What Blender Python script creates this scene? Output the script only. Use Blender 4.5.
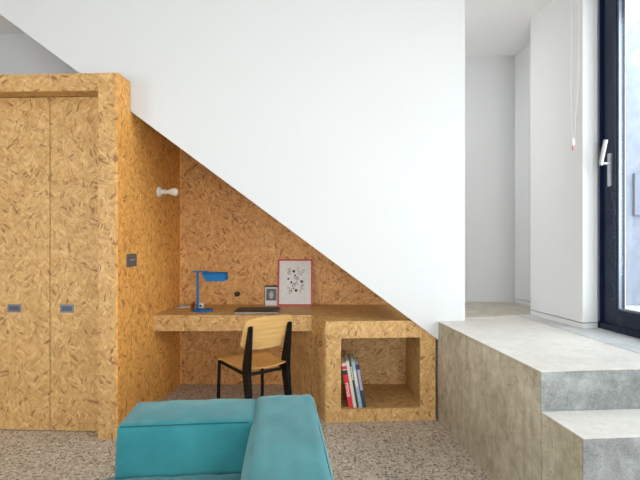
import bpy, bmesh, math, random
from mathutils import Vector, Matrix
random.seed(7)
for o in list(bpy.data.objects): bpy.data.objects.remove(o)
SC = bpy.context.scene
COL = SC.collection
R = math.radians

# ---------------------------------------------------------------- camera
cd = bpy.data.cameras.new('camera'); cam = bpy.data.objects.new('camera', cd); COL.objects.link(cam)
cam.location = (0, 0, 1.35); cam.rotation_euler = (R(90), 0, 0)
cd.sensor_width = 36; cd.lens = 36*460/640; cd.clip_start = .05
SC.camera = cam
# ---------------------------------------------------------------- world, windows' daylight, exposure
W = bpy.data.worlds.new('sky'); SC.world = W; W.use_nodes = True
wn = W.node_tree.nodes; wl = W.node_tree.links
bg = wn['Background']; bg.inputs[1].default_value = 14.0
tc = wn.new('ShaderNodeTexCoord'); sx = wn.new('ShaderNodeSeparateXYZ'); cr = wn.new('ShaderNodeValToRGB')
wl.new(tc.outputs['Generated'], sx.inputs[0]); wl.new(sx.outputs[2], cr.inputs[0]); wl.new(cr.outputs[0], bg.inputs[0])
cr.color_ramp.elements[0].position = 0.0; cr.color_ramp.elements[0].color = (.94, .955, .98, 1)
cr.color_ramp.elements[1].position = 0.6; cr.color_ramp.elements[1].color = (.76, .79, .835, 1)
SC.view_settings.view_transform = 'Standard'; SC.view_settings.look = 'None'
SC.view_settings.gamma = 1; SC.view_settings.use_curve_mapping = False
SC.view_settings.exposure = -0.80
def portal(name, loc, rot, sx, sy):
    l = bpy.data.lights.new(name, 'AREA'); l.shape = 'RECTANGLE'; l.size = sx; l.size_y = sy
    l.cycles.is_portal = True
    o = bpy.data.objects.new(name, l); COL.objects.link(o); o.location = loc; o.rotation_euler = rot
    return o
portal('window_daylight', (2.36, 2.25, 1.93), (R(90), 0, R(90)), 1.9, 2.45)
portal('window_daylight', (2.42, .25, 1.35), (R(90), 0, R(90)), 1.8, 2.6)
portal('stairwell_daylight', (-.1, 4.0, 3.29), (0, 0, 0), 1.6, .8)
portal('window_daylight', (.8, -3.12, 1.3), (R(90), 0, 0), 2.4, 2.4)
portal('window_daylight', (-3.98, -1.0, 1.5), (R(90), 0, R(-90)), 2.4, 1.6)
portal('courtyard_daylight', (5, 1.0, 5.2), (0, 0, 0), 5, 8)
portal('courtyard_daylight', (7.5, 1.0, 2.6), (R(90), 0, R(90)), 8, 5)

# ---------------------------------------------------------------- materials
def s2l(c):
    return tuple((x/12.92 if x <= .04045 else ((x+.055)/1.055)**2.4) for x in c)
def rgb(r, g, b): return s2l((r/255, g/255, b/255)) + (1,)
class NT:
    def __init__(s, name, rough=.5):
        s.m = bpy.data.materials.new(name); s.m.use_nodes = True
        s.n = s.m.node_tree.nodes; s.l = s.m.node_tree.links
        s.b = s.n['Principled BSDF']; s.b.inputs['Roughness'].default_value = rough
    def new(s, t, **k):
        n = s.n.new(t)
        for a, v in k.items(): setattr(n, a, v)
        return n
    def link(s, a, b): s.l.new(a, b)
    def uv(s, src='UV'):
        t = s.new('ShaderNodeTexCoord'); return t.outputs[src]
    def mapping(s, v, scale=(1,1,1), rot=(0,0,0), loc=(0,0,0)):
        m = s.new('ShaderNodeMapping'); s.link(v, m.inputs[0])
        m.inputs['Scale'].default_value = scale; m.inputs['Rotation'].default_value = rot; m.inputs['Location'].default_value = loc
        return m.outputs[0]
    def noise(s, v, scale, detail=4, rough=.55, out='Fac'):
        n = s.new('ShaderNodeTexNoise'); s.link(v, n.inputs['Vector'])
        n.inputs['Scale'].default_value = scale; n.inputs['Detail'].default_value = detail; n.inputs['Roughness'].default_value = rough
        return n.outputs[out]
    def voro(s, v, scale, feature='F1', out='Color'):
        n = s.new('ShaderNodeTexVoronoi', feature=feature); s.link(v, n.inputs['Vector']); n.inputs['Scale'].default_value = scale
        return n.outputs[out]
    def ramp(s, f, stops, interp='LINEAR'):
        n = s.new('ShaderNodeValToRGB'); s.link(f, n.inputs[0]); cr = n.color_ramp; cr.interpolation = interp
        while len(cr.elements) < len(stops): cr.elements.new(.5)
        for e, (p, c) in zip(cr.elements, stops): e.position = p; e.color = c if len(c) == 4 else tuple(c)+(1,)
        return n.outputs[0]
    def mix(s, f, a, b, mode='MIX'):
        n = s.new('ShaderNodeMix', data_type='RGBA', blend_type=mode)
        for i, v in ((0, f), (6, a), (7, b)):
            if hasattr(v, 'links') or hasattr(v, 'is_output'): s.link(v, n.inputs[i])
            else: n.inputs[i].default_value = v
        return n.outputs[2]
    def sep(s, c):
        n = s.new('ShaderNodeSeparateColor'); s.link(c, n.inputs[0]); return n.outputs
    def math(s, op, a, b=0.0, c=None):
        n = s.new('ShaderNodeMath', operation=op)
        for i, v in enumerate((a, b) if c is None else (a, b, c)):
            if hasattr(v, 'links'): s.link(v, n.inputs[i])
            else: n.inputs[i].default_value = v
        return n.outputs[0]
    def bump(s, h, strength=.2, dist=.01):
        n = s.new('ShaderNodeBump'); s.link(h, n.inputs['Height']); n.inputs['Strength'].default_value = strength
        n.inputs['Distance'].default_value = dist; s.link(n.outputs[0], s.b.inputs['Normal'])
    def base(s, c):
        if hasattr(c, 'links'): s.link(c, s.b.inputs['Base Color'])
        else: s.b.inputs['Base Color'].default_value = c
def plain(name, c, rough=.5, metal=0.0, spec=None, vary=.04, scale=30):
    t = NT(name, rough); t.b.inputs['Metallic'].default_value = metal
    if spec is not None: t.b.inputs['Specular IOR Level'].default_value = spec
    n = t.noise(t.uv('Object'), scale, 3)
    lo = tuple(x*(1-vary) for x in c[:3])+(1,); hi = tuple(min(1, x*(1+vary)) for x in c[:3])+(1,)
    t.base(t.ramp(n, [(.3, lo), (.7, hi)])); return t.m

def osb(name, turn=0.0, dark=.0, bias=1.0, tint=(1.12, 1.09, .97)):
    t = NT(name, .5); uv0 = t.mapping(t.uv(), rot=(0, 0, turn))
    wob = t.noise(uv0, 18, 2, out='Color')
    wm = t.new('ShaderNodeVectorMath', operation='MULTIPLY_ADD'); t.link(wob, wm.inputs[0]); wm.inputs[1].default_value = (.012,)*3; t.link(uv0, wm.inputs[2])
    uv = wm.outputs[0]
    def layer(cs, sx, sy, off):
        m = t.mapping(uv, loc=(off, off*.7, 0)); cell = t.sep(t.voro(m, cs)) 
        # mostly along v (the board's long way) with a wide scatter
        ang = t.math('MULTIPLY_ADD', cell[0], 2.6*bias, -1.3*bias)
        ro = t.new('ShaderNodeVectorRotate', rotation_type='Z_AXIS'); t.link(m, ro.inputs['Vector']); t.link(ang, ro.inputs['Angle'])
        st = t.mapping(ro.outputs[0], scale=(sx, sy, 1))
        return t.sep(t.voro(st, 1.0)), cell, st
    a, ca, sa = layer(11, 56, 15, 3.1)
    b, cb, sb = layer(14, 84, 20, 11.7)
    c, cc, sc = layer(12, 80, 18, 23.3)
    basec = t.ramp(a[0], [(0, rgb(188,148,96)), (.35, rgb(200,162,108)), (.7, rgb(208,171,117)), (1, rgb(224,194,144))])
    b2 = t.ramp(b[0], [(0, rgb(188,146,92)), (.5, rgb(203,165,111)), (1, rgb(218,184,132))])
    col = t.mix(.5, basec, b2)
    # fine grain along the flakes
    gr = t.noise(t.mapping(sb, scale=(6, .5, 1)), 1.0, 2)
    col = t.mix(t.math('MULTIPLY', gr, .28), col, rgb(170,120,68))
    # darker flakes
    f1 = t.ramp(b[1], [(.84, (0,0,0)), (.92, (1,1,1))]); f1 = t.math('MULTIPLY', f1, .42)
    col = t.mix(f1, col, rgb(150,98,50))
    f2 = t.ramp(c[1], [(.93-dark, (0,0,0)), (.95-dark, (1,1,1))]); f2 = t.math('MULTIPLY', f2, .62)
    col = t.mix(f2, col, rgb(112,66,32))
    f3 = t.ramp(c[2], [(.9, (0,0,0)), (.95, (1,1,1))]); f3 = t.math('MULTIPLY', f3, .28)
    col = t.mix(f3, col, rgb(240,210,160))
    mot = t.noise(t.mapping(sa, scale=(.5, 1.2, 1)), 1.0, 3, .7)
    col = t.mix(.5, col, t.mix(1.0, col, t.ramp(mot, [(.35, (.80,.76,.70)), (.62, (1.06,1.06,1.08))]), 'MULTIPLY'))
    big = t.noise(uv0, 3.0, 3)
    col = t.mix(1.0, col, t.ramp(big, [(.3, (.90,.89,.87)), (.7, (1,1,1))]), 'MULTIPLY')
    col = t.mix(1.0, col, tuple(tint)+(1,), 'MULTIPLY')
    t.base(col); t.bump(b[2], .08, .004)
    t.b.inputs['Specular IOR Level'].default_value = .35
    return t.m

def concrete(name, c1, c2, c3, pit=.0, rough=.6, streak=0, big=2.2):
    t = NT(name, rough); p = t.uv('Object')
    n1 = t.noise(p, big, 6, .62); n2 = t.noise(p, 14, 6, .7); n3 = t.noise(p, 120, 3, .6)
    col = t.ramp(n1, [(.32, c1), (.5, c2), (.68, c3)])
    col = t.mix(.5, col, t.ramp(n2, [(.35, c1), (.5, c2), (.65, c3)]))
    col = t.mix(.12, col, t.ramp(n3, [(.3, (.12,.11,.1)), (.6, (.8,.78,.74))]))
    if streak:
        s = t.noise(t.mapping(p, scale=(9, 9, .8)), 3, 4, .7)
        col = t.mix(t.math('MULTIPLY', t.ramp(s, [(.5, (0,0,0)), (.72, (1,1,1))]), streak), col, c1)
    if pit:
        d = t.voro(p, 34, out='Distance'); k = t.sep(t.voro(p, 34))[0]
        msk = t.math('MULTIPLY', t.math('LESS_THAN', d, .13), t.math('GREATER_THAN', k, 1-pit))
        col = t.mix(t.math('MULTIPLY', msk, .7), col, rgb(70,62,50))
    t.base(col); t.bump(n2, .25, .006)
    return t.m

def terrazzo():
    t = NT('polished_aggregate_floor', .38); p = t.uv('Object')
    w = t.noise(p, 30, 2, out='Color')
    wm = t.new('ShaderNodeVectorMath', operation='MULTIPLY_ADD'); t.link(w, wm.inputs[0]); wm.inputs[1].default_value = (.02,)*3; t.link(p, wm.inputs[2]); q = wm.outputs[0]
    n = t.noise(p, 1.6, 5); n2 = t.noise(p, 260, 2)
    base = t.ramp(n, [(.3, rgb(192,180,162)), (.7, rgb(216,205,188))])
    base = t.mix(.25, base, t.ramp(n2, [(.3, rgb(120,108,92)), (.7, rgb(214,206,192))]))
    for sc, thr, k in ((36, .40, 0), (62, .44, 1), (105, .47, 2)):
        d = t.voro(q, sc, out='Distance'); cc = t.sep(t.voro(q, sc))
        stone = t.ramp(cc[0], [(0, rgb(62,58,56)), (.16, rgb(92,82,72)), (.34, rgb(156,122,84)), (.5, rgb(140,128,114)), (.66, rgb(196,184,164)), (.8, rgb(228,224,214)), (.94, rgb(104,84,64))], 'CONSTANT')
        msk = t.math('MULTIPLY', t.math('LESS_THAN', d, thr), t.math('GREATER_THAN', cc[1], .45))
        base = t.mix(t.math('MULTIPLY', msk, .8), base, stone)
    t.base(base); return t.m

def plaster(name, c, rough=.75):
    t = NT(name, rough); p = t.uv('Object')
    n = t.noise(p, 1.3, 3); t.base(t.ramp(n, [(.3, tuple(x*.985 for x in c[:3])+(1,)), (.7, c)]))
    t.bump(t.noise(p, 90, 3), .03, .002); t.b.inputs['Specular IOR Level'].default_value = .25
    return t.m

def plywood(name, c1, c2):
    t = NT(name, .38); p = t.mapping(t.uv('Object'), scale=(2, 2, 26))
    n = t.noise(p, 2.0, 4, .6); t.base(t.ramp(n, [(.3, c1), (.65, c2)])); return t.m

def fabric(name, c1, c2):
    t = NT(name, .88); p = t.uv('Object')
    n = t.noise(p, 5, 4); f = t.noise(p, 420, 2)
    col = t.ramp(n, [(.3, c1), (.7, c2)]); col = t.mix(.22, col, t.ramp(f, [(.3, c1), (.7, tuple(min(1, x*1.35) for x in c2[:3])+(1,))]))
    t.base(col); t.bump(f, .25, .002)
    t.b.inputs['Sheen Weight'].default_value = .25; t.b.inputs['Sheen Roughness'].default_value = .5
    t.b.inputs['Specular IOR Level'].default_value = .15
    return t.m

def glass_mat():
    t = NT('window_glass'); tr = t.new('ShaderNodeBsdfTransparent'); gl = t.new('ShaderNodeBsdfGlossy'); gl.inputs['Roughness'].default_value = 0.01
    tr.inputs[0].default_value = (.94, .97, .98, 1)
    lw = t.new('ShaderNodeLayerWeight'); lw.inputs[0].default_value = .5; p5 = t.math('POWER', lw.outputs['Facing'], 5.0); fr_ = t.math('MULTIPLY_ADD', p5, .9, .04)
    mx = t.new('ShaderNodeMixShader'); t.link(fr_, mx.inputs[0]); t.link(tr.outputs[0], mx.inputs[1]); t.link(gl.outputs[0], mx.inputs[2])
    t.link(mx.outputs[0], t.n['Material Output'].inputs[0]); return t.m

M = dict(
    osb=osb('oriented_strand_board'), osb_h=osb('oriented_strand_board_crosswise', R(90)),
    osb_bounce=osb('oriented_strand_board_orange_bounce', 0, .02, 1.0, (1.46, 1.16, .68)), osb_back=osb('oriented_strand_board_reddish_bounce', 0, .02, 1.0, (1.30, 1.11, .90)),  # same board; the niche's warm bounced light is put into both tints
    edge=concrete('board_edge', rgb(150,104,62), rgb(186,142,92), rgb(208,166,114), 0, .7),
    white=plaster('white_plaster', rgb(218,219,218)), ceil=plaster('white_ceiling_paint', rgb(243,243,242)),
    floor=terrazzo(),
    conc_top=concrete('trowelled_concrete', rgb(196,190,178), rgb(216,211,202), rgb(228,224,216), 0, .45),
    conc_side=concrete('formed_concrete', rgb(140,124,90), rgb(196,183,155), rgb(226,216,194), .36, .7, .35),
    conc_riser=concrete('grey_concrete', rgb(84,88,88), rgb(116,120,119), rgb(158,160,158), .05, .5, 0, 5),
    conc_strip=concrete('cool_grey_concrete', rgb(164,168,168), rgb(188,191,190), rgb(208,210,208), 0, .5, 0, 4),
    conc_rough=concrete('brown_concrete', rgb(158,147,130), rgb(182,173,157), rgb(202,195,182), .0, .6, 0, 5),
    navy=plain('dark_navy_metal', rgb(16,27,50), .25, 0, .35), bead=plain('grey_metal_bead', rgb(120,128,138), .25, .6),
    steel=plain('brushed_steel', rgb(190,192,194), .3, .9), pull=plain('dull_zinc', rgb(120,124,130), .4, .7),
    pull_in=plain('zinc_recess', rgb(88,92,98), .45, .6),
    black=plain('black_coated_steel', rgb(14,12,12), .45, 0, .2), ply=plywood('oak_plywood', rgb(206,158,92), rgb(226,182,116)),
    plyseat=plywood('oak_plywood_seat', rgb(196,140,74), rgb(214,160,92)),
    blue=plain('blue_lacquer', rgb(0,108,172), .5, 0, .3), porcelain=plain('white_porcelain', rgb(228,224,214), .2),
    bulb=plain('opal_glass_bulb', rgb(238,234,224), .12), greyplate=plain('grey_switch_plate', rgb(92,88,86), .45),
    whiteplastic=plain('white_plastic', rgb(226,224,218), .35), red=plain('red_frame_paint', rgb(196,54,46), .4),
    paper=plain('white_paper', rgb(224,224,220), .8), ink=plain('dark_brown_ink', rgb(62,44,42), .8), cable=plain('white_cable', rgb(214,208,196), .5),
    redcable=plain('dark_red_cable', rgb(120,52,40), .6),
    laptop=plain('dark_grey_aluminium', rgb(50,48,52), .5, .2), lapedge=plain('silver_aluminium', rgb(176,174,172), .35, .5),
    photo=plain('grey_photo_print', rgb(92,94,92), .4, vary=.3, scale=60), photolight=plain('light_photo_figure', rgb(170,172,168), .5),
    photodark=plain('dark_card', rgb(84,72,66), .7), gap=plain('dark_joint', rgb(40,38,36), .8),
    sofa=fabric('teal_wool', rgb(36,108,113), rgb(58,136,141)), piping=fabric('dark_teal_piping', rgb(16,76,82), rgb(24,88,92)),
    brick=concrete('pale_render', rgb(84,94,112), rgb(98,108,125), rgb(112,122,138), 0, .8, 0, 9),
    patio=concrete('patio_paving', rgb(150,150,148), rgb(170,170,168), rgb(186,186,184), 0, .8),
    bookred=plain('red_book_cloth', rgb(214,34,58), .45), bookcream=plain('cream_book_cloth', rgb(214,208,192), .6),
    bookdark=plain('charcoal_book_cloth', rgb(44,46,50), .5), bookpale=plain('pale_blue_book_cloth', rgb(150,172,180), .5, vary=.25, scale=40),
    booknavy=plain('navy_book_cloth', rgb(40,48,66), .4, vary=.3, scale=40), booklilac=plain('lilac_grey_book_cloth', rgb(170,160,176), .5),
    pages=plain('book_pages', rgb(226,218,200), .8), glass=glass_mat(), clearred=plain('red_plastic', rgb(200,60,60), .4),
    knot=plain('dark_wood_knob', rgb(50,34,26), .6),
)

# ---------------------------------------------------------------- mesh helpers
class MB:
    def __init__(s): s.b = bmesh.new()
    def prism(s, poly, z0, z1):
        vs = [s.b.verts.new((x, y, z0)) for x, y in poly]; vt = [s.b.verts.new((x, y, z1)) for x, y in poly]
        n = len(poly); s.b.faces.new(vs[::-1]); s.b.faces.new(vt)
        for i in range(n): s.b.faces.new((vs[i], vs[(i+1) % n], vt[(i+1) % n], vt[i]))
        return s
    def extr(s, pts, d):   # closed polygon of 3D points pushed by vector d
        a = [s.b.verts.new(p) for p in pts]; c = [s.b.verts.new(Vector(p)+Vector(d)) for p in pts]
        n = len(pts); s.b.faces.new(a); s.b.faces.new(c[::-1])
        for i in range(n): s.b.faces.new((a[(i+1) % n], a[i], c[i], c[(i+1) % n]))
        return s
    def box(s, x0, x1, y0, y1, z0, z1, bev=0):
        t = MB() if bev else s
        t.prism([(x0, y0), (x1, y0), (x1, y1), (x0, y1)], z0, z1)
        if bev:
            bmesh.ops.bevel(t.b, geom=t.b.edges[:], offset=bev, segments=2, affect='EDGES', profile=.5)
            s.merge(t)
        return s
    def merge(s, t, mat=None):
        me = bpy.data.meshes.new('tmp'); t.b.to_mesh(me)
        if mat: me.transform(mat)
        s.b.from_mesh(me); bpy.data.meshes.remove(me); return s
    def tube(s, pts, r, seg=10, cap=True):
        pts = [Vector(p) for p in pts]; rr = r if isinstance(r, (list, tuple)) else [r]*len(pts)
        rings = []; up = None
        for i, p in enumerate(pts):
            d = (pts[min(i+1, len(pts)-1)]-pts[max(i-1, 0)]).normalized()
            if up is None: up = Vector((0,0,1)) if abs(d.z) < .9 else Vector((1,0,0))
            a = d.cross(up).normalized(); up = a.cross(d).normalized()
            rings.append([s.b.verts.new(p+(a*math.cos(2*math.pi*k/seg)+up*math.sin(2*math.pi*k/seg))*rr[i]) for k in range(seg)])
        for i in range(len(rings)-1):
            for k in range(seg): s.b.faces.new((rings[i][k], rings[i][(k+1) % seg], rings[i+1][(k+1) % seg], rings[i+1][k]))
        if cap: s.b.faces.new(rings[0][::-1]); s.b.faces.new(rings[-1])
        return s
    def lathe(s, prof, seg=28, mat=None):   # (r, z) profile round z
        t = MB(); rings = []
        for r, z in prof:
            if r < 1e-5: rings.append([t.b.verts.new((0, 0, z))])
            else: rings.append([t.b.verts.new((r*math.cos(2*math.pi*k/seg), r*math.sin(2*math.pi*k/seg), z)) for k in range(seg)])
        for A, B in zip(rings, rings[1:]):
            for k in range(seg):
                a0, a1 = A[k % len(A)], A[(k+1) % len(A)]; b0, b1 = B[k % len(B)], B[(k+1) % len(B)]
                f = [a0, a1, b1, b0]; u = []
                for v in f:
                    if v not in u: u.append(v)
                if len(u) > 2: t.b.faces.new(u)
        return s.merge(t, mat)
    def build(s, name, mat, parent=None, smooth=False, world=False, angle=40):
        bmesh.ops.recalc_face_normals(s.b, faces=s.b.faces[:])
        uvl = s.b.loops.layers.uv.new('UVMap')
        for f in s.b.faces:
            n = f.normal; ax = max(range(3), key=lambda i: abs(n[i]))
            for l in f.loops:
                c = l.vert.co
                l[uvl].uv = ((c.y+3.3, c.z), (c.x, c.z), (c.x, c.y+7.7))[ax]
        me = bpy.data.meshes.new(name); s.b.to_mesh(me); s.b.free()
        me.materials.append(mat if not isinstance(mat, str) else M[mat])
        o = bpy.data.objects.new(name, me); COL.objects.link(o)
        if smooth:
            for p in me.polygons: p.use_smooth = True
            try: me.set_sharp_from_angle(angle=R(angle))
            except Exception: pass
        if parent:
            o.parent = parent
            if world:
                me.transform(parent.matrix_basis.inverted())
        return o
def thing(name, label, cat, loc=(0,0,0), rz=0, group=None):
    o = bpy.data.objects.new(name, None); COL.objects.link(o); o.empty_display_size = .1
    o.location = loc; o.rotation_euler = (0, 0, rz)
    o.matrix_basis = Matrix.Translation(loc) @ Matrix.Rotation(rz, 4, 'Z')
    return tag(o, label, cat, group)
def tag(o, label, cat, group=None):
    o['label'] = label; o['category'] = cat
    if group: o['group'] = group
    return o
def settle(o):   # origin of a one-mesh thing to its own base
    me = o.data; xs = [v.co for v in me.vertices]
    c = Vector((sum(v.x for v in xs)/len(xs), sum(v.y for v in xs)/len(xs), min(v.z for v in xs)))
    me.transform(Matrix.Translation(-c)); o.location = c; return o
def struct(name, mb, mat):
    o = mb.build(name, mat); o['kind'] = 'structure'; return o

CEIL = 3.15; HP = .745
# ================================================================= the setting
struct('floor', MB().box(-4.2, 4.4, -3.3, 5.2, -.1, 0), 'floor')
struct('ceiling', MB().box(-4.2, 2.6, -3.2, 3.6, CEIL, CEIL+.12).box(-4.2, 2.6, 4.4, 5.0, CEIL, CEIL+.12).box(-4.2, -.9, 3.6, 4.4, CEIL, CEIL+.12).box(.7, 2.6, 3.6, 4.4, CEIL, CEIL+.12), 'ceil')
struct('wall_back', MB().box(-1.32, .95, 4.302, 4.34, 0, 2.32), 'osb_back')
struct('wall_far', MB().box(-1.30, 2.6, 4.49, 4.59, 0, CEIL), 'white')
struct('wall_behind_cabinet', MB().box(-4.0, -1.46, 4.02, 4.12, 0, CEIL), 'white')
struct('wall_left', MB().box(-4.1, -4.0, -3.2, -2.2, 0, CEIL).box(-4.1, -4.0, .2, 4.12, 0, CEIL).box(-4.1, -4.0, -2.2, .2, 0, .7).box(-4.1, -4.0, -2.2, .2, 2.3, CEIL), 'white')
# the big white stair wall: one plane, its lower edge falling with the stair
def WY(x): return 3.295+.0603*(x+1.354)
SL = (2.942-.6046)/(.882+2.2545)
def slz(x): return .6046+SL*(.882-x)
xl = .882-(CEIL-.6046)/SL
pts = [(xl, CEIL), (.882, .6046), (.887, HP), (1.085, HP), (1.085, CEIL)]
face = MB().extr([(x, WY(x), z) for x, z in pts], (-.0013, .022, 0))
struct('wall_stair', face, 'white')
struct('wall_stair_return', MB().extr([(x, WY(x)+.022, z) for x, z in [(xl+.04, CEIL), (.62, slz(.62)+.03), (.9, HP), (1.085, HP), (1.085, CEIL)]], (0, .09, 0)), 'white')
# underside of the stair behind it
def soff(x0, x1, y0, y1, off, name):
    struct(name, MB().extr([(x0, y0, slz(x0)+off), (x1, y0, slz(x1)+off), (x1, y0, slz(x1)+off+.15), (x0, y0, slz(x0)+off+.15)], (0, y1-y0, 0)), 'white')
soff(-1.42, .60, 3.45, 4.298, .03, 'ceiling_stair_soffit')
soff(-2.44, -1.44, 3.38, 4.01, .03, 'ceiling_stair_upper')
# concrete platform and steps, turned a little to the room
d = Vector((-.107, 1)).normalized(); e = Vector((.997, .0775)).normalized()
A = Vector((1.018, 2.122)); B2 = Vector((1.067, 1.834))
def Q(p, a, b): v = p+e*a+d*b; return (v.x, v.y)
def slab(p, back, w, z0, z1):
    return [Q(p, 0, 0), Q(p, w, 0), Q(p, w, back), Q(p, 0, back)]
plat = [Q(A, 0, 0), (2.12, 2.122+1.09*.0775), (1.82, 4.49), (.745, 4.49)]
steps_mb = MB()
struct('floor_platform', MB().prism([Q(A, .004, .004), (2.03, 2.20), (2.02, 2.205), (1.752, 4.488), (.782, 4.488)], .0, HP-.004), 'conc_side')
side_pts = [Q(A, 0, 0), Q(A, .03, 0), Q(A, .03, 2.38), Q(A, 0, 2.38)]
# top skin: pale trowelled slab, a joint, then the strip along the glazing
def WX(y): return 2.284-.115*y      # glazing line
def JX(y): return 1.636-.09*(y-3.2)  # joint line
top = MB().prism([Q(A, -.002, -.002), (JX(2.19)-.004, 2.19), (JX(3.72)-.004, 3.72), (1.3, 3.62), Q(A, -.002, 1.38)], HP-.0035, HP)
struct('floor_platform_top', top, 'conc_top')
struct('floor_platform_strip', MB().prism([(JX(2.19)+.002, 2.19), (WX(2.19), 2.19), (WX(3.18), 3.18), (1.79, 3.14), (1.72, 3.72), (JX(3.72)+.003, 3.72)], HP-.0035, HP), 'conc_strip')
struct('trim_1', MB().prism([(JX(2.19)-.0038, 2.19), (JX(2.19)+.0018, 2.19), (JX(3.72)+.0028, 3.72), (JX(3.72)-.0038, 3.72)], HP-.0035, HP-.0015), 'gap')
struct('floor_alcove', MB().prism([Q(A, -.002, 1.383), (1.3, 3.622), (JX(3.72), 3.723), (1.72, 3.723), (2.0, 3.76), (1.9, 4.49), (.78, 4.49)], HP-.0035, HP+.0004), 'conc_rough')
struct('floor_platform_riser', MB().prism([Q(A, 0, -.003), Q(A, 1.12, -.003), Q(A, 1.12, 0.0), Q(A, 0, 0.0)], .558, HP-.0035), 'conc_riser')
for i, (bk, z) in enumerate(((.29, .559), (.58, .3725), (.87, .186))):
    p = A-d*bk; nm = 'floor_step_%d' % (i+1)
    dd = .29
    struct(nm, MB().prism([Q(p, .002, .003), Q(p, 1.2, .003), Q(p, 1.2, dd-.004), Q(p, .002, dd-.004)], 0, z-.003), 'conc_side')
    struct(nm+'_tread', MB().prism([Q(p, 0, 0), Q(p, 1.2, 0), Q(p, 1.2, dd-.004), Q(p, 0, dd-.004)], z-.0028, z), 'conc_top')
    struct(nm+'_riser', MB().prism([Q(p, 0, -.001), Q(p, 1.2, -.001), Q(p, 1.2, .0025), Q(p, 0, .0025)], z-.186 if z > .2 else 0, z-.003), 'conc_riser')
# alcove walls and the pilaster
struct('wall_alcove', MB().prism([(1.90, 4.488), (1.936, 4.217), (1.995, 3.765), (2.09, 3.765), (2.0, 4.488)], HP+.04, CEIL), 'white')
PC, PB = (1.792, 3.138), (1.713, 3.744)
struct('wall_pilaster', MB().prism([PC, (1.923, 3.180), (2.12, 3.19), (2.09, 3.76), PB], HP+.040, CEIL), 'white')
def base_strip(nm, pts): struct(nm, MB().prism(pts, HP, HP+.034), 'white')
base_strip('baseboard_pilaster', [PC, (1.923, 3.180), (2.12, 3.19), (2.09, 3.76), PB])
base_strip('baseboard_alcove', [(1.897, 4.487), (1.933, 4.217), (1.992, 3.765), (2.09, 3.765), (2.0, 4.487)])
base_strip('baseboard_far', [(.95, 4.484), (1.893, 4.484), (1.893, 4.4895), (.95, 4.4895)])
struct('wall_right_sill', MB().prism([(WX(3.17)+.02, 3.17), (WX(1.1)+.02, 1.1), (WX(1.1)+.2, 1.1), (WX(3.17)+.2, 3.17)], 0, HP-.01), 'white')
struct('wall_right_front', MB().prism([(WX(1.43), 1.43), (WX(1.1), 1.1), (WX(1.1)+.12, 1.1), (WX(1.43)+.12, 1.43)], 0, CEIL).prism([(WX(-.6), -.6), (WX(-3.2), -3.2), (WX(-3.2)+.12, -3.2), (WX(-.6)+.12, -.6)], 0, CEIL).prism([(WX(1.1), 1.1), (WX(-.6), -.6), (WX(-.6)+.12, -.6), (WX(1.1)+.12, 1.1)], 2.6, CEIL), 'white')
struct('wall_rear', MB().box(-4.0, -2.6, -3.3, -3.2, 0, CEIL).box(2.0, 2.7, -3.3, -3.2, 0, CEIL).box(-2.6, -.4, -3.3, -3.2, 0, CEIL).box(-.4, 2.0, -3.3, -3.2, 0, .1).box(-.4, 2.0, -3.3, -3.2, 2.5, CEIL), 'white')
# glazing: posts, rails and panes along the sloping line
ud = Vector((.115, -1)).normalized()     # towards the camera
un = Vector((1, .115)).normalized()      # outward
P0 = Vector((WX(3.18), 3.18))
def G(a, b): v = P0+ud*a+un*b; return (v.x, v.y)
def gbox(mb, a0, a1, b0, b1, z0, z1): return mb.prism([G(a0, b0), G(a1, b0), G(a1, b1), G(a0, b1)], z0, z1)
win = MB()
gbox(win, 0, .026, 0, .10, HP, CEIL); gbox(win, 0, 1.76, .0, .10, HP, HP+.04); gbox(win, 1.0, 1.06, 0, .10, HP, CEIL)
gbox(win, 1.70, 1.76, 0, .10, HP, CEIL); 
gbox(win, 0, 1.76, 0, .10, CEIL-.05, CEIL)
wf = struct('window_1', win, 'navy')
# door leaf
dl = MB(); z0, z1 = HP+.044, CEIL-.054
gbox(dl, .028, .145, .018, .085, z0, z1); gbox(dl, .90, .998, .018, .085, z0, z1)
gbox(dl, .145, .90, .018, .085, z0, z0+.10); gbox(dl, .145, .90, .018, .085, z1-.10, z1)
door = struct('door_1', dl, 'navy')
bd = MB(); gbox(bd, .145, .158, .03, .05, z0+.10, z1-.10); gbox(bd, .158, .90, .03, .05, z0+.10, z0+.112)
o = bd.build('glazing_bead', 'bead', door)
pn = MB(); gbox(pn, .158, .90, .052, .058, z0+.112, z1-.10); pn.build('pane', 'glass', door)
for i, (a0, a1) in enumerate(((1.06, 1.70),)):
    p = MB(); gbox(p, a0, a1, .052, .058, HP+.04, CEIL-.05); p.build('pane', 'glass', wf)
w2 = MB()
for a0, a1, b0, b1 in ((2.10, 2.16, 0, CEIL), (2.96, 3.02, 0, 2.6), (3.76, 3.82, 0, 2.6), (2.16, 3.76, 0, .06), (2.16, 3.76, 2.54, 2.6)): gbox(w2, a0, a1, 0, .10, b0, b1)
w2o = struct('window_2', w2, 'navy')
for a0, a1 in ((2.16, 2.96), (3.02, 3.76)):
    p = MB(); gbox(p, a0, a1, .052, .058, .06, 2.54); p.build('pane', 'glass', w2o)
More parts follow.
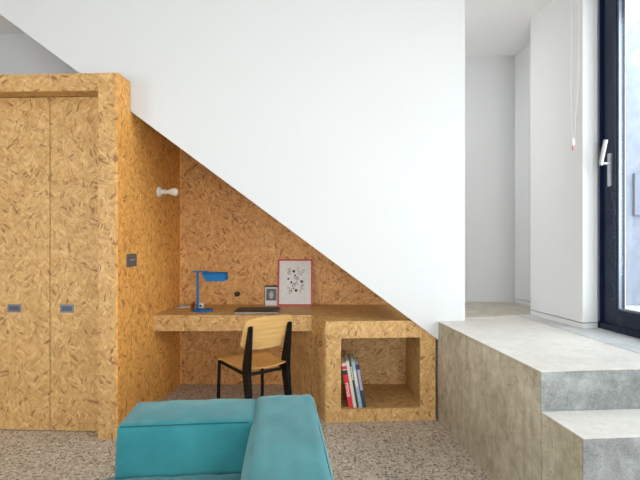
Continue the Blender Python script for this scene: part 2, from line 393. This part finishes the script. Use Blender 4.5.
# handle: plate and an upturned lever
hp_ = MB(); gbox(hp_, .088, .116, .004, .0178, 1.71, 1.93); hb = hp_.build('handle_plate', 'steel', door)
def G3(a, b, z): v = G(a, b); return (v[0], v[1], z)
hl = MB(); hl.tube([G3(.102, .006, 1.862), G3(.102, -.050, 1.862)], .010, 12)
hl.tube([G3(.100, -.050, 1.850), G3(.102, -.052, 1.868), G3(.125, -.053, 1.94), G3(.146, -.053, 2.01)], [.013, .014, .014, .013], 12)
hl.build('handle_lever', 'steel', door, smooth=True)
gbx = MB(); gbox(gbx, 0.01, .02, -.004, .0, HP+.05, CEIL-.06); gbx.build('frame_lip', 'bead', wf)
# outside: a pale end wall across the courtyard and paving
struct('wall_courtyard', MB().box(2.3, 6.5, 4.7, 4.85, 0, 4.5), 'brick')
struct('floor_courtyard', MB().box(2.45, 7, -3, 4.7, .55, .68), 'patio')
ob = MB().box(-.16, .16, -.03, .0, 0, .43, .004).build('outdoor_cover_plate', plain('pale_galvanised_cover', rgb(104,112,126), .6))
ob.location = (3.355, 4.698, 1.60); tag(ob, 'pale square cover plate on the outside wall seen through the glass', 'cover plate')

# ================================================================= cabinet
cab = thing('wardrobe', 'full height chipboard cabinet with recessed doors filling the left side', 'cabinet', (-1.364, 3.105, 0), R(-2.7))
CH = 2.48
# end column + side panel (local: x<0 to the left, y away from the camera)
MB().prism([(-.138, 0), (-.0145, 0), (-.0145, .180), (-.138, .168)], 0, CH).build('corner_post', 'osb', cab)
MB().box(-.0143, 0, .0, .182, 0, CH).build('post_lining', 'osb_bounce', cab)
MB().extr([(0, .1845, 0), (0, 1.193, 0), (0, 1.193, 2.260), (0, .31, 2.284), (0, .31, 2.262), (0, .1845, 2.262)], (-.024, 0, 0)).build('side_panel', 'osb_bounce', cab)
MB().box(-1.22, -.1395, 0, .12, 2.3625, CH-.0005).build('header_panel', 'osb_h', cab)
MB().box(-1.30, -1.221, 0, .16, 0, CH).build('left_post', 'osb', cab)
MB().box(-1.22, -.36, .122, .85, CH-.026, CH-.001).box(-.36, -.1395, .122, .158, CH-.026, CH-.001).build('top_panel', 'osb_h', cab)
MB().box(-1.22, -.14, .150, .153, 0, 2.36).build('door_stop', 'gap', cab)
MB().box(-1.30, -1.276, .162, .85, 0, CH-.03).build('end_panel', 'osb', cab)
for i, (a, b) in enumerate(((-.5490, -.1395), (-.9325, -.5540), (-1.2195, -.9375))):
    dr = MB().box(a, b, .122, .144, .004, 2.36, .0015).build('door', 'osb', cab)
    hx = a+.071
    MB().box(hx, hx+.100, .1195, .1215, .837, .895, .0006).build('pull_plate', 'pull', dr)
    MB().box(hx+.012, hx+.088, .1185, .1192, .850, .882).build('finger_recess', 'pull_in', dr)

# ================================================================= desk and shelf cube
desk = thing('desk', 'built-in chipboard desk with thick front edge between cabinet and shelf cube', 'desk', (-.7, 3.95, 0))
DX = .747
def LX(y): return -1.364+.0471*(y-3.105)      # niche left wall line
def SX(y): return .0444-(y-3.395)*.3787        # shelf cube's left side line
MB().prism([(LX(3.711)+.0015, 3.711), (SX(3.711)-.002, 3.711), (SX(4.298)-.002, 4.298), (LX(4.298)+.0015, 4.298)], DX-.025, DX).build('desktop', 'osb_h', desk, world=True)
MB().prism([(LX(3.685)+.0015, 3.685), (SX(3.685)-.002, 3.685), (SX(3.71)-.002, 3.71), (LX(3.71)+.0015, 3.71)], .62, DX).build('front_edge', 'osb_h', desk, world=True)
MB().prism([(LX(3.711)+.0015, 3.711), (SX(3.711)-.002, 3.711), (SX(4.298)-.002, 4.298), (LX(4.298)+.0015, 4.298)], .62, .64).build('underside_panel', 'osb_h', desk, world=True)

cube = thing('shelf_cube', 'low open chipboard cube shelf holding books under the slope', 'shelf', (.45, 3.85, 0))
def fy(x): return 3.395+.07*(x-.0444)
def ring(mb, o, i, f, dy):
    # o,i = (x0,x1,z0,z1)
    O = [(o[0], o[2]), (o[1], o[2]), (o[1], o[3]), (o[0], o[3])]; I = [(i[0], i[2]), (i[1], i[2]), (i[1], i[3]), (i[0], i[3])]
    for k in range(4):
        a, b, c, d_ = O[k], O[(k+1) % 4], I[(k+1) % 4], I[k]
        mb.extr([(p[0], f(p[0]), p[1]) for p in (a, b, c, d_)], (0, dy, 0))
    return mb
OP = (.155, .750, .096, .621)
cube_top = .7285
ring(MB(), (.0444, .867, 0, cube_top), OP, fy, .024).build('front_frame', 'osb', cube, world=True)
y2 = 4.012
MB().prism([(OP[0]-.02, 3.435), (OP[1]+.02, 3.480), (OP[1]+.02, y2-.001), (OP[0]-.02, y2-.001)], OP[2]-.024, OP[2]-.0005).build('shelf_board', 'osb_h', cube, world=True)
MB().box(OP[0]-.02, OP[0], 3.432, y2, OP[2], OP[3]).build('inner_side', 'osb', cube, world=True)
MB().box(OP[1], OP[1]+.02, 3.482, y2, OP[2], OP[3]).build('inner_side', 'osb', cube, world=True)
MB().box(OP[0]-.02, OP[1]+.02, 3.482, y2, OP[3]+.0005, OP[3]+.02).build('inner_top', 'osb_h', cube, world=True)
MB().box(OP[0]-.02, OP[1]+.02, y2+.0005, y2+.02, OP[2]-.02, OP[3]+.02).build('back_panel', 'osb_h', cube, world=True)
MB().prism([(SX(3.4205), 3.4205), (.07, 3.4225), (SX(4.296)+.022, 4.296), (SX(4.296), 4.296)], 0, cube_top).build('side_panel', 'osb', cube, world=True)
xc = .882-(DX-.6046)/SL-.012
MB().prism([(.0444, 3.395), (.66, fy(.66)), (.66, 4.296), (SX(4.296), 4.296)], cube_top+.0003, DX).build('top_board', 'osb_h', cube, world=True)
MB().prism([(.6603, fy(.66)), (.867, fy(.867)), (.867, 3.95), (.6603, 3.95)], cube_top+.0003, DX).build('top_board_end', 'osb_h', cube, world=True)

# books leaning on the cube's left side
LEAN = R(-9.5)
def book(label, w, h, dp, x, cover, y=3.437, marks=None, grp=None):
    t = thing('book', label, 'book', (x, y, OP[2]+.001), 0)
    rot = Matrix.Rotation(LEAN, 4, 'Y')
    lift = Matrix.Translation((0, 0, 0))
    def put(mb, nm, m):
        o = mb.build(nm, m, t); o.data.transform(rot); return o
    put(MB().box(0, w, 0, .004, 0, h, .001).box(0, .0025, .004, dp, 0, h).box(w-.0025, w, .004, dp, 0, h), 'cover', cover)
    put(MB().box(.0028, w-.0028, .0045, dp-.004, .003, h-.004), 'pages', 'pages')
    if marks: marks(put, w, h)
    return t
def textmesh(s, size):
    c = bpy.data.curves.new('t', 'FONT'); c.body = s; c.size = size; c.extrude = .0004; c.align_x = 'CENTER'; c.align_y = 'CENTER'
    ob_ = bpy.data.objects.new('t', c); COL.objects.link(ob_)
    dg = bpy.context.evaluated_depsgraph_get(); me = bpy.data.meshes.new_from_object(ob_.evaluated_get(dg))
    bpy.data.objects.remove(ob_); return me
def m_red(put, w, h):
    me = textmesh('minus', .045)
    me.transform(Matrix.Translation((w/2, -.0006, h*.40)) @ Matrix.Rotation(R(90), 4, 'X') @ Matrix.Rotation(R(-90), 4, 'Z'))
    b = MB(); b.b.from_mesh(me); put(b, 'spine_title', 'paper')
    put(MB().box(.001, w-.001, -.0006, -.0001, h*.74, h*.84), 'spine_panel', 'bookdark')
    put(MB().box(.001, w-.001, -.0006, -.0001, h*.84, h*.86).box(.001, w-.001, -.0006, -.0001, h*.93, h*.999), 'spine_band', 'bookcream')
def m_pale(put, w, h):
    put(MB().box(.004, w-.004, -.0006, -.0001, h*.45, h*.8), 'spine_panel', 'bookcream')
def m_navy(put, w, h):
    put(MB().box(.005, w-.005, -.0006, -.0001, h*.40, h*.88), 'spine_panel', 'booklilac')
def m_dark(put, w, h):
    put(MB().box(.003, w-.003, -.0006, -.0001, h*.6, h*.9), 'spine_panel', 'bookcream')
bx = .214
specs = [('tall red book with white spine lettering leaning at the far left', .036, .335, 'bookred', m_red),
         ('cream book squeezed right of the red spine', .022, .350, 'bookcream', None),
         ('thin charcoal book between the cream and pale blue ones', .014, .345, 'bookdark', m_dark),
         ('pale blue grey book with light spine patches, second from the right', .026, .350, 'bookpale', m_pale),
         ('navy book with lilac spine stripe at the right end of the row', .030, .325, 'booknavy', m_navy)]
for lb, w, h, cv, mk in specs:
    t = book(lb, w, h, .24, bx, cv, marks=mk); t['group'] = 'books leaning in the cube shelf'
    t.location.z = OP[2]+.0008+w*math.sin(-LEAN)*0
    bx += (w+.0012)/math.cos(LEAN)
# lift so each book stands on its lower left... corner
for o in [o for o in COL.objects if o.get('category') == 'book']:
    zs = [v.co.z for c in o.children for v in c.data.vertices]
    o.location.z = OP[2]+.0005-min(zs)
# ================================================================= chair
def chair():
    t = thing('chair', 'oak plywood chair with black steel legs pulled up at the desk', 'chair', (-.486, 3.358, 0), R(37))
    hw = .156; d2 = .18
    # rear legs: flat box section, broad at seat height and narrow at both ends
    for s in (-1, 1):
        prof = [(-d2-.105, 0), (-d2-.075, 0), (-d2+.032, .43), (-d2+.030, .50), (-d2-.052, .768), (-d2-.072, .775), (-d2-.078, .765), (-d2-.045, .45)]
        mb = MB().extr([(s*hw-.014, y, z) for y, z in prof], (.028, 0, 0))
        bmesh.ops.bevel(mb.b, geom=mb.b.edges[:], offset=.004, segments=2, affect='EDGES')
        mb.build('leg', 'black', t)
    for s in (-1, 1):
        MB().tube([(s*.188, d2+.022, .0), (s*.182, d2+.005, .458)], .0125, 14).build('leg', 'black', t, smooth=True)
    MB().tube([(-hw+.015, -d2, .432), (hw-.015, -d2, .432)], .011).tube([(-.178, d2-.004, .452), (.178, d2-.004, .452)], .011)\
        .tube([(-hw, -d2+.03, .434), (-.178, d2, .452)], .011).tube([(hw, -d2+.03, .434), (.178, d2, .452)], .011).build('seat_frame', 'black', t, smooth=True)
    # seat: dished sheet, rounded front
    mb = MB(); nx, ny = 16, 16; g = []
    th = .010
    for layer in (0, 1):
        rows = []
        for j in range(ny+1):
            v = j/ny; row = []
            w = .146+.060*v
            for i in range(nx+1):
                u = i/nx*2-1
                rr = 1-.10*max(0, (v-.75)/.25)**2
                x = u*w*rr; y = -d2-.035+(.40+.02)*v + .012*(1-u*u)*(1 if v > .5 else -1)*abs(2*v-1)
                z = .468+.012*(u*u)*(1-v*.5)-.010*math.sin(v*math.pi)+.022*v-.020*max(0, v-.72)/.28*max(0, v-.72)/.28
                z += .012*max(0, .25-v)/.25
                row.append(mb.b.verts.new((x, y, z-(th if layer else 0))))
            rows.append(row)
        g.append(rows)
    grid_close(mb, g, nx, ny)
    mb.build('seat', 'plyseat', t, smooth=True, angle=60)
    # backrest: curved plywood, lower edge bowed, in front of the rear legs
    mb = MB(); g = []; nx, ny = 20, 10
    for layer in (0, 1):
        rows = []
        for j in range(ny+1):
            v = j/ny*2-1; row = []
            for i in range(nx+1):
                u = i/nx*2-1
                # superellipse-ish outline
                k = (1-.07*abs(v)**7)
                x = u*(.192-.006*v)*k
                zz = .109*v*(1-.13*abs(u)**4) + (-.012*(1-u*u) if v < 0 else .004*(1-u*u))*abs(v)
                z = .719+zz
                y = -d2-.014-(z-.62)*.33+.0-.034*(1-u*u) + .022
                row.append(mb.b.verts.new((x, y+(.010 if layer else 0), z)))
            rows.append(row)
        g.append(rows)
    grid_close(mb, g, nx, ny)
    mb.build('backrest', 'ply', t, smooth=True, angle=60)
    return t
def grid_close(mb, g, nx, ny):
    for L in (0, 1):
        for j in range(ny):
            for i in range(nx):
                f = [g[L][j][i], g[L][j][i+1], g[L][j+1][i+1], g[L][j+1][i]]; mb.b.faces.new(f if L == 0 else f[::-1])
    for j in range(ny):
        for i in (0, nx): mb.b.faces.new((g[0][j][i], g[0][j+1][i], g[1][j+1][i], g[1][j][i]))
    for i in range(nx):
        for j in (0, ny): mb.b.faces.new((g[0][j][i], g[0][j][i+1], g[1][j][i+1], g[1][j][i]))
chair()

# ================================================================= sofa
sofa = thing('sofa', 'teal fabric sofa with low back and armrest in the foreground', 'sofa', (-.305, 2.215, 0), R(5.5))
def cushion(c0, c1, top=None, r=.03, puff=.01, n=14, seed=0, wr=.002):
    """rounded, puffed block; c0,c1 corners at floor side; top=(x0,x1,y0,y1) rectangle at the upper end"""
    x0, y0, z0 = c0; x1, y1, z1 = c1; tx0, tx1, ty0, ty1 = top or (x0, x1, y0, y1)
    mb = MB(); bmesh.ops.create_cube(mb.b, size=2)
    bmesh.ops.subdivide_edges(mb.b, edges=mb.b.edges[:], cuts=n*2, use_grid_fill=True)
    L = Vector((x1-x0, y1-y0, z1-z0))/2
    for v in mb.b.verts:
        p = Vector((v.co.x*L.x, v.co.y*L.y, v.co.z*L.z))
        # concentrate: rounding
        q = Vector([max(-L[k]+r, min(L[k]-r, p[k])) for k in range(3)]); dv = p-q
        if dv.length > 1e-9:
            m = max(abs(dv[k]) for k in range(3)); dv = dv.normalized()*m
        p = q+dv
        u = [p[k]/L[k] for k in range(3)]
        for k in range(3):
            a, b = [j for j in range(3) if j != k]
            if abs(v.co[k]) > .999: p[k] += math.copysign(puff*(1-u[a]**2)*(1-u[b]**2), v.co[k])
        # wrinkles
        w = wr*(math.sin(p.x*31+seed)*math.sin(p.y*23+seed*2)+.6*math.sin(p.x*67+p.z*41+seed))
        p.z += w if v.co.z > 0 else 0
        f = (p.z/L.z+1)/2
        X0, X1 = x0+(tx0-x0)*f, x1+(tx1-x1)*f; Y0, Y1 = y0+(ty0-y0)*f, y1+(ty1-y1)*f
        v.co = Vector((X0+(X1-X0)*(p.x/L.x+1)/2, Y0+(Y1-Y0)*(p.y/L.y+1)/2, z0+(p.z/L.z+1)/2*(z1-z0)))
    return mb
cushion((-.70, -1.30, .10), (.245, -.002, .26), r=.03, puff=.0).build('base', 'sofa', sofa, smooth=True)
cushion((-.70, -1.29, .262), (-.02, -.335, .414), r=.035, puff=.004).build('seat_cushion', 'sofa', sofa, smooth=True)
bk = cushion((-.556, -.335, .262), (-.004, .0, .606), top=(-.546, .004, -.322, -.035), r=.024, puff=.012, seed=1).build('back_rest', 'sofa', sofa, smooth=True)
ar = cushion((-.065, -1.32, .255), (.312, .01, .614), top=(-.002, .272, -1.30, -.005), r=.042, puff=.012, seed=3, wr=.0015).build('arm_rest', 'sofa', sofa, smooth=True)
MB().tube([(-.530, -.317, .598), (-.4, -.322, .600), (-.2, -.322, .601), (-.02, -.318, .599)], .0022, 8).build('seam', 'piping', bk, smooth=True)
MB().tube([(-.531, -.315, .598), (-.534, -.18, .600), (-.531, -.045, .598)], .0022, 8).build('seam', 'piping', bk, smooth=True)
MB().tube([(.008, -1.27, .602), (.008, -.6, .604), (.010, -.03, .602)], .0022, 8).build('seam', 'piping', ar, smooth=True)
MB().tube([(.264, -1.27, .602), (.265, -.6, .604), (.262, -.03, .602)], .0022, 8).build('seam', 'piping', ar, smooth=True)
for x in (-.62, .2):
    for y in (-1.22, -.08 if x > 0 else -.42):
        MB().tube([(x, y, 0), (x, y, .105)], .02, 12).build('leg', 'black', sofa, smooth=True)

# ================================================================= on the desk
lamp = thing('desk_lamp', 'blue metal desk lamp with round base on the desk', 'lamp', (-.995, 3.91, DX+.0003))
MB().lathe([(0, 0), (.088, 0), (.090, .003), (.090, .009), (.086, .013), (0, .015)], 40).build('base', 'blue', lamp, smooth=True)
MB().tube([(-.045, 0, .012), (-.045, 0, .334)], .0105, 14).build('stem', 'blue', lamp, smooth=True)
MB().tube([(-.088, 0, .334), (.05, 0, .334)], .006, 12).build('arm', 'blue', lamp, smooth=True)
sh = MB(); n = 12; rad = .045
prof = []
for L in (0, 1):
    r = rad-(.002 if L else 0); rows = []
    for i in range(n+1):
        a = math.pi*i/n     # folded sheet: half pipe opened downward, low skirt
        y = -math.cos(a)*r*1.15; up = math.sin(a)*r*.55
        rows.append((y, up))
    prof.append(rows)
def shade_pt(y, up, x):
    return (x, y, .292+up)
for L in (0,):
    pass
vs = {}
for L in (0, 1):
    for i, (y, up) in enumerate(prof[L]):
        for j, (x0_, zlow) in enumerate(((.004, 0), (.200, 0))):
            vs[(L, i, j)] = sh.b.verts.new((x0_, y, .316+up*.6))
    # skirts down both sides, front ends cut at a slant
    for sgn, i in ((-1, 0), (1, n)):
        y = prof[L][i][0]
        for j, (x0_, z) in enumerate(((.038, .256), (.192, .256))):
            vs[(L, 's%d' % sgn, j)] = sh.b.verts.new((x0_, y*1.05, z))
        vs[(L, 't%d' % sgn, 0)] = sh.b.verts.new((.200, y*1.04, .266))
for L in (0, 1):
    for i in range(n):
        sh.b.faces.new((vs[(L, i, 0)], vs[(L, i+1, 0)], vs[(L, i+1, 1)], vs[(L, i, 1)]))
    for sgn, i in ((-1, 0), (1, n)):
        sh.b.faces.new((vs[(L, i, 0)], vs[(L, i, 1)], vs[(L, 't%d' % sgn, 0)], vs[(L, 's%d' % sgn, 1)], vs[(L, 's%d' % sgn, 0)]))
sh.build('lamp_shade', 'blue', lamp)
# socket on the back wall, cables on the desk
so = thing('power_adapter', 'small white plug adapter block standing on the desk behind the blue lamp stem', 'adapter', (-1.052, 4.07, DX+.0005))
MB().box(-.022, .022, -.02, .02, 0, .046, .004).build('housing', 'whiteplastic', so)
MB().box(-.010, .010, -.0215, -.0203, .012, .032).build('socket_face', 'pull_in', so)
c = MB().tube([(-1.085, 4.09, .753), (-1.13, 4.12, .752), (-1.19, 4.12, .752), (-1.24, 4.10, .752), (-1.285, 4.16, .752), (-1.27, 4.22, .752), (-1.2, 4.2, .7525), (-1.17, 4.09, .752), (-1.22, 4.05, .752), (-1.28, 4.08, .752)], .005, 8).build('power_cable', 'cable', smooth=True)
tag(settle(c), 'pale cable coiled on the desk left of the lamp', 'cable')
rc = [(-1.075, 4.285, .80)]
c = MB().tube([(-1.118, 4.0, .757), (-1.114, 4.02, .785), (-1.108, 4.05, .806), (-1.10, 4.03, .785), (-1.10, 3.995, .757)], .008, 8).build('power_cable', 'redcable', smooth=True)
tag(settle(c), 'short dark red cable looping up beside the lamp stem', 'cable')

lap = thing('laptop', 'closed dark grey laptop lying on the desk behind the chair', 'laptop', (-.525, 3.885, DX+.0005), R(1))
def rr(w, d_, r=.012, n=5):
    out = []
    for cx, cy, a0 in ((w/2-r, d_/2-r, 0), (-w/2+r, d_/2-r, 90), (-w/2+r, -d_/2+r, 180), (w/2-r, -d_/2+r, 270)):
        for k in range(n+1):
            a = R(a0+90*k/n); out.append((cx+r*math.cos(a), cy+r*math.sin(a)))
    return out
MB().prism(rr(.36, .25), 0.002, .011).build('body', 'lapedge', lap)
MB().prism(rr(.36, .25), .0118, .0175).build('lid', 'laptop', lap)

def leaning(name, label, cat, x, y, w, h, tilt):
    return thing(name, label, cat, (x, y, DX+.0005))
pic = thing('framed_picture', 'thin red framed botanical print on white paper leaning against the back wall', 'picture', (-.230, 4.215, DX+.0005))
tl = Matrix.Rotation(R(-8), 4, 'X')
def tput(root, mb, nm, m, smooth=False):
    o = mb.build(nm, m, root); o.data.transform(tl); return o
w, h = .322, .428
f = ring(MB(), (-w/2, w/2, 0, h), (-w/2+.0145, w/2-.0145, .0145, h-.0145), lambda x: 0, .016)
tput(pic, f, 'frame', 'red')
paper = tput(pic, MB().box(-w/2+.0112, w/2-.0112, .007, .011, .0112, h-.0112), 'print', 'paper')
# botanical sprigs and blossoms: small flat printed shapes
ink = MB(); random.seed(12)
def blot(cx, cz, r, k=9):
    pts = [(cx+math.cos(2*math.pi*i/k)*r*random.uniform(.7, 1.15), .0064, (cz-.24)*1.12+.210+math.sin(2*math.pi*i/k)*r*random.uniform(.7, 1.15)) for i in range(k)]
    ink.extr(pts, (0, .0005, 0))
def sprig(cx, cz, ang, ln):
    for k in range(5):
        s = k/4*ln; x = cx+math.cos(ang)*s; z = cz+math.sin(ang)*s
        blot(x, z, .0035, 6)
        if k % 2: blot(x+.009*math.cos(ang+1.2), z+.009*math.sin(ang+1.2), .0045, 6); 
        else: blot(x+.009*math.cos(ang-1.2), z+.009*math.sin(ang-1.2), .0045, 6)
for cx, cz, r in ((-.012, .335, .014), (-.062, .272, .011), (.060, .252, .014), (-.035, .243, .012), (.010, .178, .015), (.000, .300, .010)): blot(cx, cz, r)
for a in ((-.065, .31, 1.4, .045), (-.045, .31, 1.7, .045), (.040, .305, 1.9, .055), (.052, .31, .9, .045), (-.005, .285, -.3, .04), (-.03, .225, .2, .05),
          (.012, .25, 1.4, .04), (-.065, .205, -.9, .05), (-.055, .155, .8, .05), (.045, .16, 1.3, .06), (.068, .19, 1.5, .05), (-.015, .195, 1.3, .04)): sprig(*a)
o = ink.build('botanical_drawing', 'ink', paper); o.data.transform(tl)

ph = thing('framed_photograph', 'small black and white photo print on white card propped beside the red frame', 'photograph', (-.452, 4.235, DX+.0005))
tput(ph, MB().box(-.060, .060, .006, .010, .002, .185), 'backing_card', 'photodark')
tput(ph, MB().box(-.054, .058, .001, .0055, .0, .165), 'white_border', 'paper')
prt = tput(ph, MB().box(-.046, .050, -.0002, .0008, .045, .155), 'print', 'photo')
o = MB().extr([(.002+.020*math.cos(a*.7), -.0007, .095+.036*math.sin(a*.7)) for a in range(9)], (0, .0004, 0)).build('pale_figure', 'photolight', prt); o.data.transform(tl)

# ================================================================= on the walls
kn = MB().lathe([(0, 0), (.020, 0), (.022, .006), (.014, .014), (.012, .022), (.024, .030), (.024, .038), (.015, .044), (0, .045)], 20, Matrix.Rotation(R(90), 4, 'X')).build('wall_peg', 'knot', smooth=True)
kn.location = (-.768, 4.3005, .848); tag(kn, 'small dark round peg on the back wall above the laptop', 'peg')

yb = 3.79
wlmp = thing('wall_light', 'white porcelain wall light with bare bulb on the orange niche side wall', 'light', (LX(yb)+.0008, yb, 1.746), R(-2.7))
ry = Matrix.Rotation(R(90), 4, 'Y')
MB().lathe([(0, 0), (.043, 0), (.044, .006), (.040, .020), (.030, .026), (0, .027)], 28, ry).build('wall_rose', 'porcelain', wlmp, smooth=True)
MB().lathe([(0, .0272), (.024, .0272), (.021, .036), (.018, .044), (.022, .05), (.022, .064), (.018, .070), (0, .070)], 24, ry).build('lamp_holder', 'porcelain', wlmp, smooth=True)
MB().lathe([(0, .0704), (.015, .0704), (.017, .085), (.027, .105), (.034, .125), (.034, .142), (.027, .158), (.014, .167), (0, .169)], 28, ry).build('bulb', 'bulb', wlmp, smooth=True)

ys = 3.30
sw = thing('light_switch', 'dark grey square switch plate with three small toggles on niche side wall', 'switch', (LX(ys)+.0008, ys, 1.205), R(-2.7))
MB().box(0, .007, -.074, .074, -.046, .046, .002).build('plate', 'greyplate', sw)
for k in (-1, 0, 1):
    MB().tube([(.007, k*.03, .0), (.018, k*.03, .006)], [.007, .005], 10).build('toggle', 'steel', sw, smooth=True)

bl = thing('blind_cord', 'two thin white blind pull cords hanging beside the pilaster', 'blind cord', (1.735, 3.10, 1.98))
MB().tube([(1.6955, 3.10, CEIL-.004), (1.69, 3.10, 2.4), (1.700, 3.10, 2.02)], .0016, 6).build('cord', 'cable', bl, world=True)
MB().tube([(1.745, 3.10, CEIL-.004), (1.740, 3.10, 2.4), (1.712, 3.10, 2.02)], .0016, 6).build('cord', 'cable', bl, world=True)
MB().lathe([(0, 0), (.008, .004), (.011, .02), (.009, .04), (.004, .05), (0, .05)], 14, Matrix.Translation((1.706, 3.10, 1.985))).build('toggle', 'whiteplastic', bl, world=True, smooth=True)
MB().lathe([(0, 0), (.004, .002), (.004, .03), (0, .032)], 10, Matrix.Translation((1.702, 3.10, 1.952))).build('tip', 'clearred', bl, world=True, smooth=True)
